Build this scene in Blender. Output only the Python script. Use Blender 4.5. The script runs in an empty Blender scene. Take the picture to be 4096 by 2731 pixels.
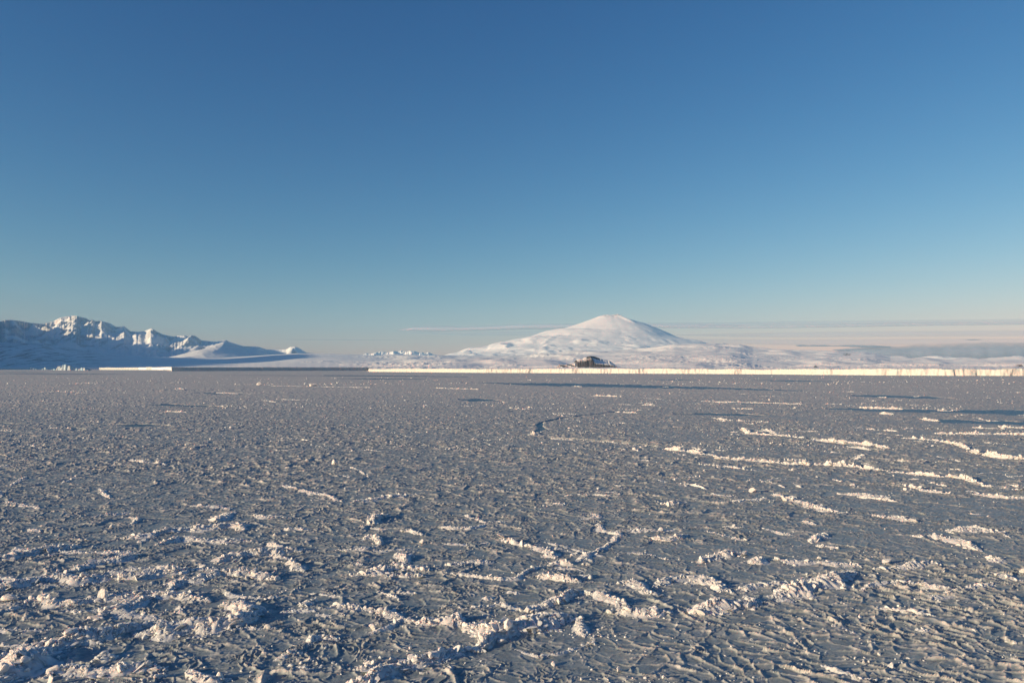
import bpy, math
import numpy as np
from mathutils import Vector

F = 2958.0          # focal length in photo pixels (26 mm on 36 mm / 4096 px)
H0 = 20.0           # camera height above the sea ice
HY = 1470.0         # photo row of the horizon
SUN_EL, SUN_BACK = 11.5, 28.0      # sun: degrees above horizon; left of the camera, turned this far behind it
rng = np.random.default_rng(7)
S = bpy.context.scene
C = S.collection

# ---------------------------------------------------------------- noise
TN = 512
_tab = np.random.default_rng(3)
GA = _tab.random(TN * TN).astype(np.float32) * 2 * math.pi
GX, GY = np.cos(GA), np.sin(GA)
WX, WY = _tab.random(TN * TN).astype(np.float32), _tab.random(TN * TN).astype(np.float32)
WR = [_tab.random(TN * TN).astype(np.float32) for _ in range(3)]

def perlin(x, y, seed=0):
    x = np.asarray(x) + seed * 17.37; y = np.asarray(y) + seed * 31.71
    fx0 = np.floor(x); fy0 = np.floor(y)
    ix = fx0.astype(np.int32); iy = fy0.astype(np.int32)
    fx = (x - fx0).astype(np.float32); fy = (y - fy0).astype(np.float32)
    u = fx * fx * fx * (fx * (fx * 6 - 15) + 10); v = fy * fy * fy * (fy * (fy * 6 - 15) + 10)
    def g(dx, dy):
        k = (((iy + dy) & (TN - 1)) << 9) | ((ix + dx) & (TN - 1))
        return GX[k] * (fx - dx) + GY[k] * (fy - dy)
    a = g(0, 0); b = g(1, 0); c = g(0, 1); d = g(1, 1)
    p = a + u * (b - a); q = c + u * (d - c)
    return (p + v * (q - p)) * 1.5

def fbm(x, y, octaves=4, seed=0, gain=0.5, lac=2.03):
    s = 0; a = 1.0
    for o in range(octaves):
        s = s + a * perlin(x, y, seed + o * 3); x = x * lac; y = y * lac; a *= gain
    return s

def ridged(x, y, octaves=5, seed=0, gain=0.5):
    s = 0; a = 1.0; t = 0
    for o in range(octaves):
        n = 1 - np.abs(perlin(x, y, seed + o * 5)) * 1.6
        s = s + a * n * n; t += a; x = x * 2.07; y = y * 2.07; a *= gain
    return s / t

def worley(x, y, seed=0):
    """F1, F2, offset to the nearest point, index of the nearest cell."""
    x = np.asarray(x) + seed * 13.7; y = np.asarray(y) + seed * 7.9
    fx0 = np.floor(x); fy0 = np.floor(y)
    ix = fx0.astype(np.int32); iy = fy0.astype(np.int32)
    fx = (x - fx0).astype(np.float32); fy = (y - fy0).astype(np.float32)
    f1 = np.full(fx.shape, 9, np.float32); f2 = f1.copy()
    ox = np.zeros_like(f1); oy = np.zeros_like(f1); kk = np.zeros(fx.shape, np.int32)
    for dy in (-1, 0, 1):
        for dx in (-1, 0, 1):
            k = (((iy + dy) & (TN - 1)) << 9) | ((ix + dx) & (TN - 1))
            ax = dx + WX[k] - fx; ay = dy + WY[k] - fy
            d = ax * ax + ay * ay
            m = d < f1
            f2 = np.where(m, f1, np.minimum(f2, d)); f1 = np.where(m, d, f1)
            ox = np.where(m, -ax, ox); oy = np.where(m, -ay, oy); kk = np.where(m, k, kk)
    return np.sqrt(f1), np.sqrt(f2), ox, oy, kk

def ss(a, b, x):
    t = np.clip((x - a) / (b - a), 0, 1)
    return t * t * (3 - 2 * t)

# ---------------------------------------------------------------- mapping photo measurements to the place
def ground(px, py):
    """World x, y of the point of the sea surface seen at that photo pixel."""
    Y = H0 * F / (np.asarray(py, float) - HY)
    return (np.asarray(px, float) - 2048) / F * Y, Y

def crop(n, pts):
    o = {1: (0, 1900, .5808), 2: (1366, 1900, .5808), 3: (2732, 1900, .5800), 4: (2000, 1450, .8912), 5: (0, 1450, .8708), 0: (0, 0, 1.0)}[n]
    return [(o[0] + p[0] * o[2], o[1] + p[1] * o[2]) for p in pts]

# ---------------------------------------------------------------- objects
def tag(o, label=None, cat=None, group=None, kind=None):
    if label: o['label'] = label
    if cat: o['category'] = cat
    if group: o['group'] = group
    if kind: o['kind'] = kind
    return o

def mesh(name, V, faces, mat, smooth=True, attrs=None, parent=None):
    """faces: int array (n,3) or (n,4), or a list of such arrays."""
    me = bpy.data.meshes.new(name)
    if not isinstance(faces, list): faces = [faces]
    V = np.ascontiguousarray(V, np.float32)
    me.vertices.add(len(V)); me.vertices.foreach_set('co', V.ravel())
    idx = np.concatenate([f.ravel() for f in faces]).astype(np.int32)
    tot = np.concatenate([np.full(len(f), f.shape[1], np.int32) for f in faces])
    st = np.concatenate([[0], np.cumsum(tot)[:-1]]).astype(np.int32)
    me.loops.add(len(idx)); me.loops.foreach_set('vertex_index', idx)
    me.polygons.add(len(tot)); me.polygons.foreach_set('loop_start', st)
    me.polygons.foreach_set('use_smooth', np.full(len(tot), smooth, bool))
    for k, a in (attrs or {}).items():
        at = me.attributes.new(k, 'FLOAT', 'POINT'); at.data.foreach_set('value', np.ascontiguousarray(a, np.float32).ravel())
    me.update(calc_edges=True); me.materials.append(mat)
    o = bpy.data.objects.new(name, me); C.objects.link(o)
    if parent: o.parent = parent
    return o

def grid_faces(nr, nc):
    a = np.arange(nr * nc, dtype=np.int32).reshape(nr, nc)
    return np.stack([a[:-1, :-1], a[:-1, 1:], a[1:, 1:], a[1:, :-1]], -1).reshape(-1, 4)

# ---------------------------------------------------------------- materials
def new_mat(name):
    m = bpy.data.materials.new(name); m.use_nodes = True
    nt = m.node_tree; nt.nodes.clear()
    return m, nt, nt.nodes.new('ShaderNodeOutputMaterial')

def N(nt, t, **k):
    n = nt.nodes.new(t)
    for a, b in k.items():
        if a.startswith('i_'):
            key = a[2:].replace('_', ' ')
            n.inputs[key].default_value = b
        else: setattr(n, a, b)
    return n

def surface(name, base, alt, attr=None, rough=.5, rough2=.5, noise=(2.0, .0), bump=None, spec=.5, ior=1.31):
    """base colour -> alt colour by a vertex attribute (what the surface is made of there), with mottling and a fine bump."""
    m, nt, out = new_mat(name); L = nt.links.new
    p = N(nt, 'ShaderNodeBsdfPrincipled'); p.inputs['IOR'].default_value = ior
    p.inputs['Specular IOR Level'].default_value = spec
    geo = N(nt, 'ShaderNodeNewGeometry')
    mix = N(nt, 'ShaderNodeMix', data_type='RGBA')
    mix.inputs['A'].default_value = (*base, 1); mix.inputs['B'].default_value = (*alt, 1)
    if attr:
        a = N(nt, 'ShaderNodeAttribute', attribute_name=attr); L(a.outputs['Fac'], mix.inputs['Factor'])
    else: mix.inputs['Factor'].default_value = 0
    no = N(nt, 'ShaderNodeTexNoise'); no.inputs['Scale'].default_value = noise[0]; no.inputs['Detail'].default_value = 5
    L(geo.outputs['Position'], no.inputs['Vector'])
    mr = N(nt, 'ShaderNodeMapRange'); mr.inputs['From Min'].default_value = .3; mr.inputs['From Max'].default_value = .7
    mr.inputs['To Min'].default_value = 1 - noise[1]; mr.inputs['To Max'].default_value = 1 + noise[1] * .5
    L(no.outputs['Fac'], mr.inputs['Value'])
    mu = N(nt, 'ShaderNodeVectorMath', operation='SCALE'); L(mix.outputs['Result'], mu.inputs[0]); L(mr.outputs['Result'], mu.inputs['Scale'])
    L(mu.outputs[0], p.inputs['Base Color'])
    if attr:
        mr2 = N(nt, 'ShaderNodeMapRange'); mr2.inputs['To Min'].default_value = rough; mr2.inputs['To Max'].default_value = rough2
        L(a.outputs['Fac'], mr2.inputs['Value']); L(mr2.outputs['Result'], p.inputs['Roughness'])
    else: p.inputs['Roughness'].default_value = rough
    if bump:
        b = N(nt, 'ShaderNodeBump'); b.inputs['Strength'].default_value = bump[1]; b.inputs['Distance'].default_value = bump[2]
        n2 = N(nt, 'ShaderNodeTexNoise'); n2.inputs['Scale'].default_value = bump[0]; n2.inputs['Detail'].default_value = 4
        L(geo.outputs['Position'], n2.inputs['Vector']); L(n2.outputs['Fac'], b.inputs['Height']); L(b.outputs['Normal'], p.inputs['Normal'])
    L(p.outputs['BSDF'], out.inputs['Surface'])
    return m

SNOW = (.87, .85, .82)
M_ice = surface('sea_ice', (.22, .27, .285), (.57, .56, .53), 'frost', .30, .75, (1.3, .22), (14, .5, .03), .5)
M_block = surface('ridge_ice', (.70, .69, .66), (.62, .68, .70), None, .6, .6, (3.0, .10), (9, .5, .03), .35)
_p = [n for n in M_block.node_tree.nodes if n.type == 'BSDF_PRINCIPLED'][0]      # snow lets light through
_p.inputs['Subsurface Weight'].default_value = .75; _p.inputs['Subsurface Radius'].default_value = (1.0, .95, .85); _p.inputs['Subsurface Scale'].default_value = .16
M_snow = surface('snow', SNOW, (.13, .115, .11), 'rock', .8, .9, (.004, .04), (.02, .4, 6), .15)
M_rock = surface('rock', SNOW, (.062, .066, .078), 'rock', .8, .9, (.12, .16), (.15, .6, 1.5), .15)
M_cliff = surface('shelf_ice', (.55, .565, .545), (.28, .52, .68), 'blue', .55, .4, (.15, .08), (.3, .6, .8), .3)  # blue tint deepened so the shaded front carries blue shade in its colour
m, nt, out = new_mat('sea_water')
p = N(nt, 'ShaderNodeBsdfPrincipled'); p.inputs['Base Color'].default_value = (.04, .08, .125, 1)
p.inputs['Roughness'].default_value = .34; p.inputs['IOR'].default_value = 1.33; p.inputs['Specular IOR Level'].default_value = .62
no = N(nt, 'ShaderNodeTexNoise'); no.inputs['Scale'].default_value = .9; no.inputs['Detail'].default_value = 6
geo = N(nt, 'ShaderNodeNewGeometry'); nt.links.new(geo.outputs['Position'], no.inputs['Vector'])
# wind ripples: small random tilts of the surface
v1 = N(nt, 'ShaderNodeVectorMath', operation='SUBTRACT'); v1.inputs[1].default_value = (.5, .5, .5); nt.links.new(no.outputs['Color'], v1.inputs[0])
v2 = N(nt, 'ShaderNodeVectorMath', operation='MULTIPLY'); v2.inputs[1].default_value = (1.1, 1.1, 0); nt.links.new(v1.outputs[0], v2.inputs[0])
v3 = N(nt, 'ShaderNodeVectorMath', operation='ADD'); nt.links.new(v2.outputs[0], v3.inputs[0]); nt.links.new(geo.outputs['Normal'], v3.inputs[1])
v4 = N(nt, 'ShaderNodeVectorMath', operation='NORMALIZE'); nt.links.new(v3.outputs[0], v4.inputs[0]); nt.links.new(v4.outputs[0], p.inputs['Normal'])
nt.links.new(p.outputs['BSDF'], out.inputs['Surface'])
M_water = m

def volume(name, col, dens, aniso=0.0):
    m, nt, out = new_mat(name)
    v = N(nt, 'ShaderNodeVolumePrincipled')
    v.inputs['Color'].default_value = (*col, 1); v.inputs['Density'].default_value = dens; v.inputs['Anisotropy'].default_value = aniso
    nt.links.new(v.outputs['Volume'], out.inputs['Volume'])
    return m

# ---------------------------------------------------------------- leads (open water) as lines with a width, (px, py, half height in px)
LEADS = [
    [(1960, 1533, .5), (2060, 1535, 3), (2150, 1537, 5), (2400, 1541, 6), (2700, 1549, 4.5), (2900, 1553, 3), (3200, 1562, 1.5)],
    [(1300, 1501, .8), (1500, 1503, 1.6), (1870, 1507, .8)], [(1350, 1514, .6), (1500, 1515, 1.6), (1700, 1516, .8)],
    [(1850, 1530, .6), (1980, 1531, 1.2), (2060, 1532, .6)],
    [(3250, 1632, 1), (3420, 1637, 4), (3600, 1641, 7), (3850, 1645, 6), (4096, 1651, 8), (4500, 1656, 8)],
    [(3700, 1679, 2), (3780, 1684, 6), (3950, 1690, 7), (4300, 1696, 8), (4600, 1700, 8)],
    [(3420, 1582, 2), (3500, 1584, 4.5), (3700, 1590, 4), (3800, 1594, 1)],
    [(2700, 1655, 1), (2820, 1656, 3.5), (2960, 1658, 3.5), (3050, 1662, 1)], [(2860, 1608, 1), (2980, 1613, 2.5), (3200, 1616, 1)],
    [(1840, 1597, 1), (1900, 1600, 5), (1960, 1601, 3), (2010, 1604, 1)],
    [(2470, 1646, .5), (2400, 1655, .7), (2330, 1662, .8), (2250, 1672, .9), (2165, 1690, 1.0), (2158, 1702, 1.8), (2170, 1717, 3.2), (2150, 1726, 1.6), (2135, 1730, .6)],
    [(2190, 1752, 2), (2300, 1757, 3), (2400, 1764, 2.5), (2560, 1778, 3), (2640, 1788, 1)],
    [(620, 1619, 1), (680, 1619, 3), (820, 1624, 2), (900, 1628, .8)], [(470, 1697, 1), (530, 1700, 4), (620, 1700, 3), (680, 1702, 1)],
    [(800, 1571, 1), (870, 1573, 2.5), (950, 1574, 2), (1000, 1576, .6)], [(-80, 1691, 2), (0, 1692, 2.5), (80, 1695, 1)],
    [(250, 1710, 1), (300, 1713, 3), (340, 1716, 1)],
    [(2960, 1722, 1), (3060, 1722, 2.4), (3110, 1728, 2.4), (3060, 1734, 1)], [(3230, 1752, 2), (3300, 1768, 4), (3370, 1777, 3), (3440, 1795, 4), (3520, 1800, 1)],
    [(0, 1489, .5), (90, 1489, .9), (200, 1490, .4)], [(0, 1495, .6), (300, 1496, 1.3), (500, 1496, .5)], [(900, 1500, .4), (1200, 1502, .9), (1500, 1504, .4)],
    [(3000, 1520, .6), (3150, 1523, 2), (3330, 1525, .8)], [(2600, 1519, .5), (2700, 1519, 1.4), (2800, 1520, .5)],
    [(1880, 2296, 1), (1940, 2303, 2.4), (2000, 2312, 2.4), (2060, 2315, 1)],
]

def lead_field(x, y):
    """Signed measure: > 0 inside a lead.  Worked out on the sea plane in its perspective chart (x/y, 1/y)."""
    u = 2048 + F * x / y; v = HY + H0 * F / y
    best = np.full(u.shape, -9.0, np.float32)
    wob = fbm(x / 9 + 0 * y, y / 22, 3, 40) * .5
    for ld in LEADS:
        a = np.array(ld, float)
        m = (u > a[:, 0].min() - 40) & (u < a[:, 0].max() + 40) & (v > a[:, 1].min() - 14) & (v < a[:, 1].max() + 14)
        k = np.nonzero(m)[0]
        if not len(k): continue
        uu, vv = u[k], v[k]; bb = np.full(len(k), -9.0)
        for q in range(len(a) - 1):
            p0, p1 = a[q], a[q + 1]
            du, dv = (p1[0] - p0[0]) / 6, p1[1] - p0[1]
            t = np.clip(((uu - p0[0]) / 6 * du + (vv - p0[1]) * dv) / (du * du + dv * dv), 0, 1)
            d = np.hypot((uu - p0[0]) / 6 - t * du, vv - p0[1] - t * dv)
            w = 1.25 * (p0[2] + t * (p1[2] - p0[2]))
            bb = np.maximum(bb, 1 - d / np.maximum(w, .2))
        best[k] = np.maximum(best[k], bb)
    return best + wob * .9 * (best > -3)

# ---------------------------------------------------------------- the sea ice surface
def ice(x, y, full=True):
    """Height and frost cover of the young sea ice at points (flat arrays)."""
    x = x.astype(np.float64); y = y.astype(np.float64)
    wx = x + .16 * perlin(x / .8, y / .8, 1) + 1.1 * perlin(x / 4.5, y / 4.5, 2)
    wy = y + .16 * perlin(x / .8, y / .8, 4) + 1.1 * perlin(x / 4.5, y / 4.5, 5)
    rough = ss(-.35, .45, fbm(x / 24, y / 24, 3, 9))                    # how broken the sheet is
    u = 2048 + F * x / y; v = HY + H0 * F / y
    pan = ss(2180, 2420, v + (u - 2700) * .10 + 60 * perlin(x / 5, y / 5, 12)) * ss(2050, 2700, u)  # pancake field near right
    
    # plates: small pancakes near right, larger sheets elsewhere
    nf = .52 + .48 * ss(75, 170, y)
    h = np.zeros(x.shape, np.float32); fr = np.zeros(x.shape, np.float32)
    amp = .5 + .5 * ss(-.3, .3, perlin(x / 1.6, y / 1.6, 20)); ampb = .62 + .38 * ss(-.35, .5, perlin(x / .35, y / .35, 21))
    for wgt, sx, sy, rh, tl, rw, sd in ((pan, 1.45, 1.10, .20, .34, .11, 1), ((1 - pan) * nf, 2.7, 1.8, .20, .30, .065, 7)):
        q = np.nonzero(wgt > .02)[0]
        if not len(q): continue
        f1, f2, ox, oy, k = worley(wx[q] / sx, wy[q] / sy, sd)
        rim1 = np.exp(-((f2 - f1) / rw) ** 1.5) * amp[q] * ampb[q]
        tilt1 = (ox * (WR[0][k] - .64) + oy * (WR[1][k] - .5) * .8) * tl + (WR[2][k] - .5) * .06
        h[q] += wgt[q] * (rh * rim1 + tilt1); fr[q] += wgt[q] * rim1 * 1.1
    # small curled flakes between
    g1, g2, px, py, k3 = worley(wx / .75, wy / .5, 5)
    fl = np.exp(-((g2 - g1) / .2) ** 1.5) * ss(-.25, .3, perlin(x / 1.7, y / 1.7, 23))
    h += .085 * fl * (1 - .6 * pan) * nf + (px * (WR[0][k3] - .6) * .09) * (.3 + .7 * rough) * (1 - .7 * pan) * nf; fr += .85 * fl * (.35 + .65 * nf)
    # finger-rafted sheets: each overlaps the next with a crisp curved lip
    tq = fbm(wx / 5.2, wy / 3.4, 3, 70) * 4.2; saw = tq - np.floor(tq)
    wq = ss(-.3, .25, perlin(x / 3.1, y / 3.1, 73)) * (1 - .55 * pan)
    lip = ss(.80, .93, saw) * (1 - ss(.985, 1, saw)) * (.62 + .38 * ss(-.4, .4, perlin(x / .4, y / .4, 74)))
    h += wq * (.075 * saw + .07 * lip); fr += .8 * wq * lip
    # rafted sheets
    f1, f2, ox, oy, k = worley(wx / 4.4 + .25 * perlin(x / 2.2, y / 2.2, 31), wy / 3.0 + .25 * perlin(x / 2.2, y / 2.2, 32), 2)
    e2 = f2 - f1
    step = WR[0][k] * .16
    br = ss(-.25, .35, perlin(x / 2.4, y / 2.4, 24)); brb = .68 + .32 * ss(-.4, .5, perlin(x / .3, y / .3, 25))
    rim2 = np.exp(-(e2 / .065) ** 1.4) * br * brb
    h += (step + ox * (WR[1][k] - .6) * .22 + .28 * rim2 * (.4 + .6 * rough)) * (.3 + .7 * nf); fr += rim2 * (.5 + .5 * rough) * (.4 + .6 * nf)
    # floe edges with rubble
    f1, f2, ox, oy, k = worley(wx / 15 + .3 * perlin(x / 7, y / 7, 33), wy / 11 + .3 * perlin(x / 7, y / 7, 34), 3)
    e3 = f2 - f1
    rim3 = np.exp(-(e3 / .035) ** 1.4) * ss(-.15, .45, perlin(x / 6, y / 6, 26)) * (.6 + .4 * ss(-.3, .5, perlin(x / .45, y / .45, 27)))
    h += .36 * rim3 * (.3 + .7 * nf); fr += rim3 * (.4 + .6 * nf)
    # calm patches where the sheet stayed whole and smooth
    calm = .66 + .34 * ss(-.28, .22, fbm(x / 34, y / 24, 3, 65) + .15)
    h *= calm; fr *= .35 + .65 * calm
    # far strips of rubble
    far = ss(180, 700, y)
    strip = ss(.10, .5, fbm(x / 260, y / 70, 4, 50) + .25 * ss(0, 500, x)) * far
    lump = np.maximum(0, perlin(x / 1.6, y / 2.4, 52) + .5 * perlin(x / .8, y / .8, 53)); lump2 = np.maximum(0, perlin(x / 6, y / 9, 54))
    h += strip * (.55 * lump + .5 * lump2); fr += strip * np.clip(lump * 1.8 + lump2, 0, 1)
    # grain
    gr = fbm(x / .28, y / .28, 3, 60)
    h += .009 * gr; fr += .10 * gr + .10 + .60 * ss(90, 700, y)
    ld = lead_field(x, y)
    edge = ss(-.6, -.05, ld)
    h = h * (1 - .35 * edge) + .05
    inside = ss(0.0, .18, ld)
    h = h * (1 - inside) - .32 * inside
    return h.astype(np.float32), np.clip(fr, 0, 1).astype(np.float32)

def build_sea_ice():
    us = np.concatenate([np.arange(-1.6, -1.1, .02), np.arange(-1.1, -.76, .003), np.arange(-.76, .76, .00112), np.arange(.76, 1.1, .003), np.arange(1.1, 1.6, .02)])
    ys = [34.0]
    while ys[-1] < 13500:
        y = ys[-1]; r = .0017 if y < 150 else (.0017 + (y - 150) / 250 * .0013 if y < 400 else (.004 if y < 2200 else .012))
        ys.append(y * (1 + (r if y > 44 else .006)))
    ys = np.array(ys)
    X = (us[None, :] * ys[:, None]); Y = np.repeat(ys[:, None], len(us), 1)
    Z = np.empty(X.shape, np.float32); Fr = np.empty(X.shape, np.float32)
    B = 200
    for i in range(0, len(ys), B):
        z, f = ice(X[i:i + B].ravel(), Y[i:i + B].ravel())
        Z[i:i + B] = z.reshape(X[i:i + B].shape); Fr[i:i + B] = f.reshape(X[i:i + B].shape)
    V = np.stack([X, Y, Z], -1).reshape(-1, 3)
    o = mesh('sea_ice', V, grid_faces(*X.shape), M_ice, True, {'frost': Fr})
    tag(o, 'grey young sea ice of overlapping plates covering the whole bay', 'sea ice', kind='structure')
    print('sea ice verts', len(V))

def build_water():
    V = np.array([(-60000, -3000, -.06), (60000, -3000, -.06), (60000, 60000, -.06), (-60000, 60000, -.06)], np.float32)
    o = mesh('sea_water', V, np.array([[0, 1, 2, 3]]), M_water, False)
    tag(o, 'dark open sea water showing in the leads between the ice', 'sea', kind='structure')

# ---------------------------------------------------------------- ice blocks
def ico(sub):
    import bmesh
    bm = bmesh.new(); bmesh.ops.create_icosphere(bm, subdivisions=sub, radius=1)
    V = np.array([v.co[:] for v in bm.verts], np.float32); Fc = np.array([[v.index for v in f.verts] for f in bm.faces], np.int32)
    bm.free(); return V, Fc
ICO = {1: ico(1), 2: ico(2), 3: ico(3), 4: ico(4)}

def block_shape(sub, ncut, r, flat=1.0):
    V, Fc = ICO[sub]; V = V.copy()
    for _ in range(ncut):
        n = r.normal(size=3); n[2] *= flat; n /= np.linalg.norm(n); d = r.uniform(.38, .78)
        k = V @ n - d; V -= np.outer(np.maximum(k, 0), n)
    V += r.normal(size=V.shape) * .03
    return V.astype(np.float32), Fc
PROTO1 = [block_shape(1, 3, rng) for _ in range(24)]
PROTO2 = [block_shape(2, 7, rng) for _ in range(24)]
PROTO3 = [block_shape(3, 10, rng) for _ in range(12)]

def blocks(protos, pos, scale, maxtilt=1.2, embed=.25, shape=(1, 1, .7)):
    """Place one cut block per row of pos; returns vertices and faces of all of them."""
    n = len(pos); which = rng.integers(len(protos), size=n)
    Vs, Fs = [], []; off = 0
    az = rng.uniform(0, 2 * math.pi, n); tl = np.abs(rng.normal(0, maxtilt * .5, n)); ta = rng.uniform(0, 2 * math.pi, n)
    sc = scale[:, None] * np.array(shape) * np.exp(rng.normal(0, .28, (n, 3)))
    ca, sa = np.cos(az), np.sin(az); ct, st = np.cos(tl), np.sin(tl); cb, sb = np.cos(ta), np.sin(ta)
    z0 = np.zeros(n); o1 = np.ones(n)
    Rz = np.stack([ca, -sa, z0, sa, ca, z0, z0, z0, o1], -1).reshape(n, 3, 3)
    Rt = np.stack([o1, z0, z0, z0, ct, -st, z0, st, ct], -1).reshape(n, 3, 3)
    Rb = np.stack([cb, -sb, z0, sb, cb, z0, z0, z0, o1], -1).reshape(n, 3, 3)
    R = Rb @ Rt @ Rz
    for w in range(len(protos)):
        k = np.nonzero(which == w)[0]
        if not len(k): continue
        P, Fc = protos[w]
        V = P[None] * sc[k][:, None]
        V = np.einsum('nij,nvj->nvi', R[k], V) + pos[k][:, None]
        V[..., 2] += (sc[k][:, 2] * (1 - 2 * embed))[:, None] * .5
        Vs.append(V.reshape(-1, 3)); m = len(P)
        Fs.append((Fc[None] + (np.arange(len(k)) * m)[:, None, None] + off).reshape(-1, 3)); off += len(k) * m
    return np.concatenate(Vs), np.concatenate(Fs)

def resample(P, step):
    P = np.asarray(P); d = np.r_[0, np.cumsum(np.hypot(*np.diff(P, axis=0).T))]
    n = max(4, int(d[-1] / step)); t = np.linspace(0, d[-1], n)
    return np.stack([np.interp(t, d, P[:, 0]), np.interp(t, d, P[:, 1])], -1), d[-1], t

def ridge_geo(pts, w, h, seed, dens=1.0, taper=True):
    far_ = np.array(pts)[:, 1].mean() < 1960
    w *= .7 if far_ else 1.7; h *= 1.0 if far_ else 1.5
    """A mound of frozen rubble along a line on the ice, with blocks heaped on it."""
    P = np.stack(ground(*np.array(pts).T), -1)
    dist = P[:, 1].mean(); res = max(.09, dist * .0012)
    if not far_ and pts[-1][1] < pts[0][1] - .05 * abs(pts[-1][0] - pts[0][0]): h *= 1.25; w *= 1.12
    Q, L, t = resample(P, res)
    # meander
    T = np.gradient(Q, axis=0); T /= np.linalg.norm(T, axis=1)[:, None] + 1e-9; Nn = np.stack([-T[:, 1], T[:, 0]], -1)
    j = min(.32, w * .5) * max(1, dist / 130)
    Q = Q + Nn * (j * perlin(t / (2.6 * max(1, dist / 110)), t * 0, seed) + .5 * j * perlin(t / .8, t * 0, seed + 1))[:, None]
    if far_: vr = 1.15 * perlin(t / 6., t * 0, seed + 8) + .6 * perlin(t / 2., t * 0, seed + 9)
    hh = h * (np.clip(.75 + vr, .03, 1.5) if far_ else 1) * np.clip(.80 + .45 * perlin(t / 2.2, t * 0, seed + 2) + .22 * perlin(t / .5, t * 0, seed + 3), .3, 1.4)
    ww = w * np.clip(.85 + .6 * perlin(t / 2.1, t * 0, seed + 4), .4, 1.5)
    if taper:
        e = np.minimum(1, np.minimum(t, L - t) / min(1.5 * w + .3, L * .3)); hh = hh * np.sqrt(np.maximum(e, .02)); ww = ww * (.35 + .65 * e)
    nc = 17; s = np.linspace(-1.9, 1.9, nc)
    X = Q[:, None, 0] + Nn[:, None, 0] * s * ww[:, None]; Yy = Q[:, None, 1] + Nn[:, None, 1] * s * ww[:, None]
    prof = np.maximum(np.clip(1 - np.abs(s) ** 1.7, 0, 1), .16 * (1 - (np.abs(s) / 1.9) ** 2))
    nz = .82 + .30 * perlin(X / .8, Yy / .8, seed + 6) + .28 * perlin(X / .25, Yy / .25, seed + 7)
    Z = hh[:, None] * .92 * prof * np.clip(nz, .12, 2) - .25 * (np.abs(s) > 1.85) - .10 * (np.abs(s) > 1.3) + .05
    V0 = np.stack([X, Yy, Z], -1).reshape(-1, 3); F0 = grid_faces(len(Q), nc)
    n = int(min(3200, L * 70 * dens * (1 if dist < 120 else .35) * (w / .7)))
    n = max(n, 12); k = rng.integers(len(Q), size=n); a = rng.normal(0, .55, n)
    px = Q[k, 0] + Nn[k, 0] * a * ww[k]; py = Q[k, 1] + Nn[k, 1] * a * ww[k]
    sz = np.exp(rng.normal(math.log(.065), .5, n)) * (.6 + h) * (1 if dist < 120 else 1.7)
    sz = np.clip(sz, .04, .42 if dist < 120 else .8)
    pz = hh[k] * .85 * np.exp(-(a / .55) ** 2) * rng.uniform(.6, 1.1, n)
    V1, F1 = blocks(PROTO2 if dist < 140 else PROTO1, np.stack([px, py, pz], -1), sz, 1.3, .3)
    ns = max(2, int(n * .07))                                              # tilted slabs
    k = rng.integers(len(Q), size=ns); a = rng.normal(0, .35, ns)
    px = Q[k, 0] + Nn[k, 0] * a * ww[k]; py = Q[k, 1] + Nn[k, 1] * a * ww[k]
    V2, F2 = blocks(PROTO2, np.stack([px, py, hh[k] * .4], -1), np.clip(rng.normal(.26, .10, ns), .12, .5) * (.5 + h) * (1 if dist < 120 else 1.6), 1.1, .3, (1, .8, .16))
    return V0, F0, [(V1, F1), (V2, F2)]

def join(parts):
    Vs, F3, F4 = [], [], []; off = 0
    for V, Fc in parts:
        Vs.append(V); (F3 if Fc.shape[1] == 3 else F4).append(Fc + off); off += len(V)
    out = []
    if F3: out.append(np.concatenate(F3))
    if F4: out.append(np.concatenate(F4))
    return np.concatenate(Vs), out

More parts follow.
